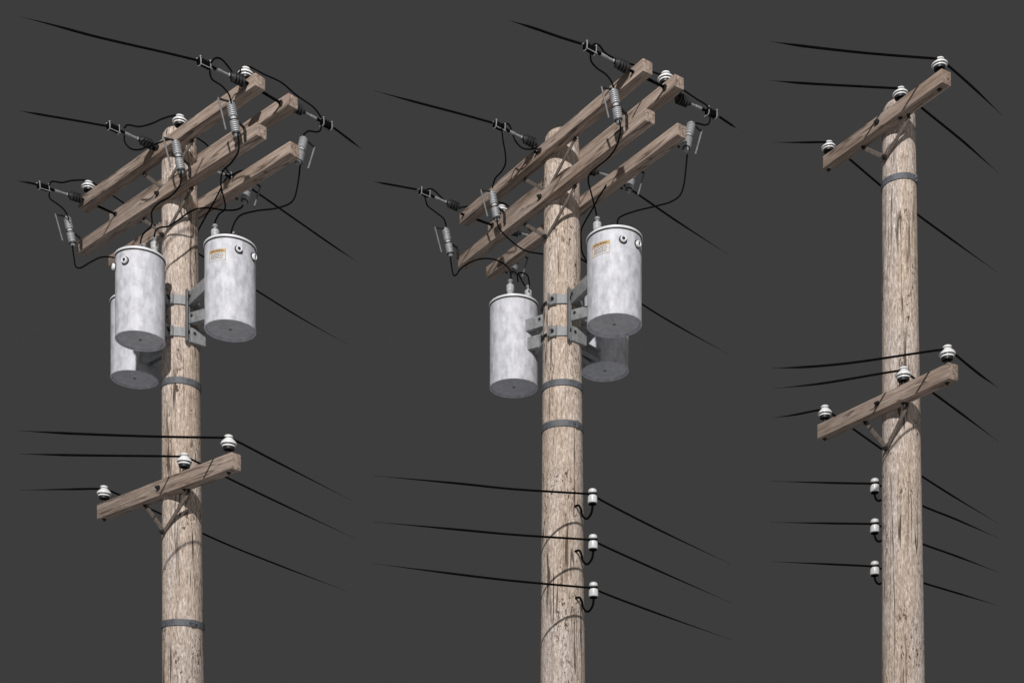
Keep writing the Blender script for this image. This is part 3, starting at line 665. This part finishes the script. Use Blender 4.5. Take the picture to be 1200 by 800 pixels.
    ('k8', 'b', [(-0.491, 0.31, 7.187), (-0.48, 0.3, 7.097), (-0.414, 0.23, 6.98), (-0.35, 0.12, 6.896), (-0.301, -0.02, 6.887), (-0.441, -0.25, 6.983), (-0.489, -0.45, 6.944), (-0.368, -0.56, 6.778)]),
    ('k9', 'b', [(-1.21, 0.58, 7.625), (-1.208, 0.55, 7.663), (-1.227, 0.48, 7.691), (-1.265, 0.36, 7.669), (-1.30, 0.26, 7.655), (-1.28, 0.2, 7.65), (-1.16, 0.02, 7.68), (-1.087, -0.145, 7.713), (-1.12, -0.3, 7.696), (-1.142, -0.5, 7.591)]),
    ('k10', 'b', [(-1.21, 0.58, 7.61), (-1.215, 0.56, 7.567), (-1.241, 0.53, 7.547), (-1.213, 0.45, 7.492), (-1.181, 0.4, 7.443), (-1.22, 0.35, 7.413)]),
    ('k11', 'b', [(-1.24, 0.3, 7.197), (-1.202, 0.3, 7.032), (-1.173, 0.3, 6.976), (-1.131, 0.3, 6.969), (-1.092, 0.29, 6.997), (-0.893, 0.26, 7.004), (-0.715, 0.22, 6.953), (-0.543, 0.2, 6.842), (-0.472, 0.19, 6.762), (-0.468, 0.18, 6.685)]),
    ('k12', 'b', [(-1.13, -0.35, 7.088), (-1.036, -0.28, 7.091), (-0.757, -0.14, 6.953), (-0.509, -0.02, 6.788), (-0.374, 0.06, 6.631)]),
    ('k12b', 'b', [(-1.045, -0.3, 7.107), (-0.791, -0.15, 6.909), (-0.514, 0.0, 6.697), (-0.38, 0.06, 6.591)]),
    ('k13', 'b', [(0.029, -0.5, 7.515), (0.343, -0.2, 7.248), (0.45, -0.07, 7.095), (0.403, -0.04, 7.02), (0.321, -0.06, 6.997), (0.179, -0.1, 6.978), (0.067, -0.14, 6.958), (-0.011, -0.2, 6.923), (-0.169, -0.35, 6.912), (-0.118, -0.5, 6.719)]),
]
WL = {
 'lw_front_R': 'topmost wire leaving the left pole towards the upper left corner', 'lw_front_M': 'wire leaving left from the middle clamp at the left pole\'s top',
 'lw_front_L': 'short wire leaving left from the left pole\'s leftmost clamp', 'lw_back_R': 'short wire running right from the left pole\'s rear right clamp',
 'lw_back_M': 'wire running down right from behind the left pole\'s lower double arm, above its right transformer', 'lw_back_L': 'wire coming out from behind the left pole\'s right transformer',
 'low_R': 'highest wire over the left pole\'s lower crossarm, tied at its right insulator', 'low_M': 'wire tied to the middle insulator of the left pole\'s lower crossarm',
 'low_L': 'wire tied to the left insulator of the left pole\'s lower crossarm, passing behind the pole',
 'b_lw_front_R': 'short wire leaving up left from the middle pole\'s top right clamp', 'b_lw_front_M': 'wire leaving left from the middle pole\'s middle clamp',
 'b_lw_front_L': 'short wire leaving left from the middle pole\'s leftmost clamp', 'b_lw_back_R': 'very short wire end right of the middle pole\'s rear clamp',
 'b_lw_back_M': 'wire running down right from under the middle pole\'s rear crossarm', 'b_lw_back_L': 'wire coming out from behind the middle pole\'s right transformer',
 'sp1': 'wire over the uppermost spool insulator of the middle pole', 'sp2': 'wire over the second spool insulator of the middle pole', 'sp3': 'lowest wire across the middle pole',
 'up_R': 'highest wire of the right pole, at the top crossarm\'s right end', 'up_M': 'wire tied over the round top of the right pole', 'up_L': 'wire tied at the left end of the right pole\'s top crossarm, passing behind the pole',
 'lo_R': 'wire at the right end of the right pole\'s halfway crossarm', 'lo_M': 'wire at the middle insulator of the right pole\'s halfway crossarm', 'lo_L': 'wire at the left end of the right pole\'s halfway crossarm, passing behind the pole',
 's1': 'wire on the uppermost spool left of the right pole', 's2': 'wire on the second spool left of the right pole', 's3': 'lowest wire of the right pole',
 'j1': 'jumper looping over the top right insulator of the left pole to the rear clamp', 'j2': 'jumper from the left pole\'s rear right clamp down to a rear cutout',
 'j3': 'jumper from the left pole\'s top right clamp down to the front right cutout', 'j4': 'winding lead from front right cutout to the plated tank, left pole',
 'j5': 'lead from the rear right cutout to the back bushing of the plated tank, left pole', 'j6': 'jumper rising from the left pole\'s middle clamp over the insulator above the pole top',
 'j7': 'jumper drooping from the left pole\'s middle clamp to the cutout beside the pole', 'j8': 'lead from the left pole\'s middle cutout down to the front left tank',
 'j9': 'lead crossing in front of the left pole to the front left tank\'s right bushing', 'j10': 'jumper from the leftmost clamp over the far left insulator of the left pole',
 'j11': 'short jumper from the leftmost clamp down to the far left cutout, left pole', 'j12': 'lead from the far left cutout sagging to behind the front left tank, left pole',
 'j13': 'thin lead dropping right beside the left pole and behind it', 'j14': 'short jumper above the left pole\'s rear lower crossarm, by the rear middle clamp',
 'k1': 'jumper from the middle pole\'s top right clamp over the rear insulator', 'k3': 'jumper from the middle pole\'s rear right clamp to the rear cutout',
 'k2': 'jumper from the middle pole\'s top right clamp down to the front right cutout', 'k4': 'winding lead from the front right cutout to the plated tank, middle pole',
 'k5': 'lead from the rear right cutout across to the plated tank\'s back bushing, middle pole', 'k6': 'jumper looping from the middle pole\'s middle clamp behind its crossarm',
 'k7': 'jumper dropping from the middle pole\'s middle clamp to the second cutout', 'k8': 'lead from the middle pole\'s second cutout curving behind the pole',
 'k9': 'small jumper loop above the middle pole\'s leftmost strain assembly', 'k10': 'jumper from the middle pole\'s leftmost clamp to its far left cutout',
 'k11': 'lead arching from the far left cutout to the left tank, middle pole', 'k12': 'short lead looping onto the right bushing of the middle pole\'s left tank',
 'k12b': 'inner short lead beside the loop on the middle pole\'s left tank', 'k13': 'thin lead dropping right beside the middle pole and behind it'}
seen = set()
for n, k, pts in WIRES:
    key = ('b_'+n) if (k == 'b' and n.startswith('lw')) else n
    line = n[0] not in 'jk'
    W = [POLE[k].mt @ Vector((t, -d, z)) for t, d, z in pts]
    if line: W = [Vector(w) for w in W]
    P_ = spline(W, 8)
    if key in ('lw_front_R', 'lw_front_M', 'lw_front_L', 'lw_back_R', 'lw_back_M', 'lw_back_L') or key.startswith('b_lw'):
        r0 = .0080; rf = lambda s: r0 if s < .7 else r0*max(.1, (1-s)/.3)
    elif line:
        r0 = .0086; rf = lambda s: r0*min(1, max(.12, s/.13))*min(1, max(.12, (1-s)/.13))
    else: rf = lambda s: .0062
    bm = BM(); add_tube(bm, P_, .006, 8, rf)
    o = link('power_line' if line else 'jumper_wire', bm, 'black')
    # origin at the wire's own start
    o0 = W[0].copy(); o.data.transform(Matrix.Translation(-o0)); o.location = o0
    tag(o, WL[key], 'wire', 'long wires running to and from the poles' if line else 'jumper wires between fittings')

# ------------------------------------------------------------------ light, background, camera
w = bpy.data.worlds.new('World'); scene.world = w; w.use_nodes = True
bg = w.node_tree.nodes['Background']; bg.inputs[0].default_value = (.0467, .0467, .0467, 1); bg.inputs[1].default_value = 1
ld = bpy.data.lights.new('key_lamp', 'POINT'); ld.energy = 11900; ld.shadow_soft_size = .18; ld.color = (1, .982, .96)
lo = bpy.data.objects.new('key_lamp', ld); lo.location = (-1.6, -6, 12.2); COL.objects.link(lo)
def fill(name, direction, e, col, ang):
    l = bpy.data.lights.new(name, 'SUN'); l.energy = e; l.angle = R(ang); l.color = col
    o = bpy.data.objects.new(name, l); o.rotation_euler = Vector(direction).to_track_quat('-Z', 'Y').to_euler(); COL.objects.link(o)
fill('fill_from_below', (.05, .22, 1), .48, (.93, .95, 1.0), 100)
fill('fill_from_front', (-.35, 1, .05), .36, (1, 1, 1), 120)
cam = bpy.data.cameras.new('camera'); co = bpy.data.objects.new('camera', cam); COL.objects.link(co)
co.location = (0, 0, CZ); co.rotation_euler = (R(90), 0, 0)
cam.sensor_width = 36; cam.lens = 1450/1200*36; cam.shift_y = 645/1200; cam.clip_end = 200
scene.camera = co
scene.render.engine = 'CYCLES'
scene.view_settings.view_transform = 'Standard'; scene.view_settings.look = 'None'
scene.view_settings.exposure = 0; scene.view_settings.gamma = 1
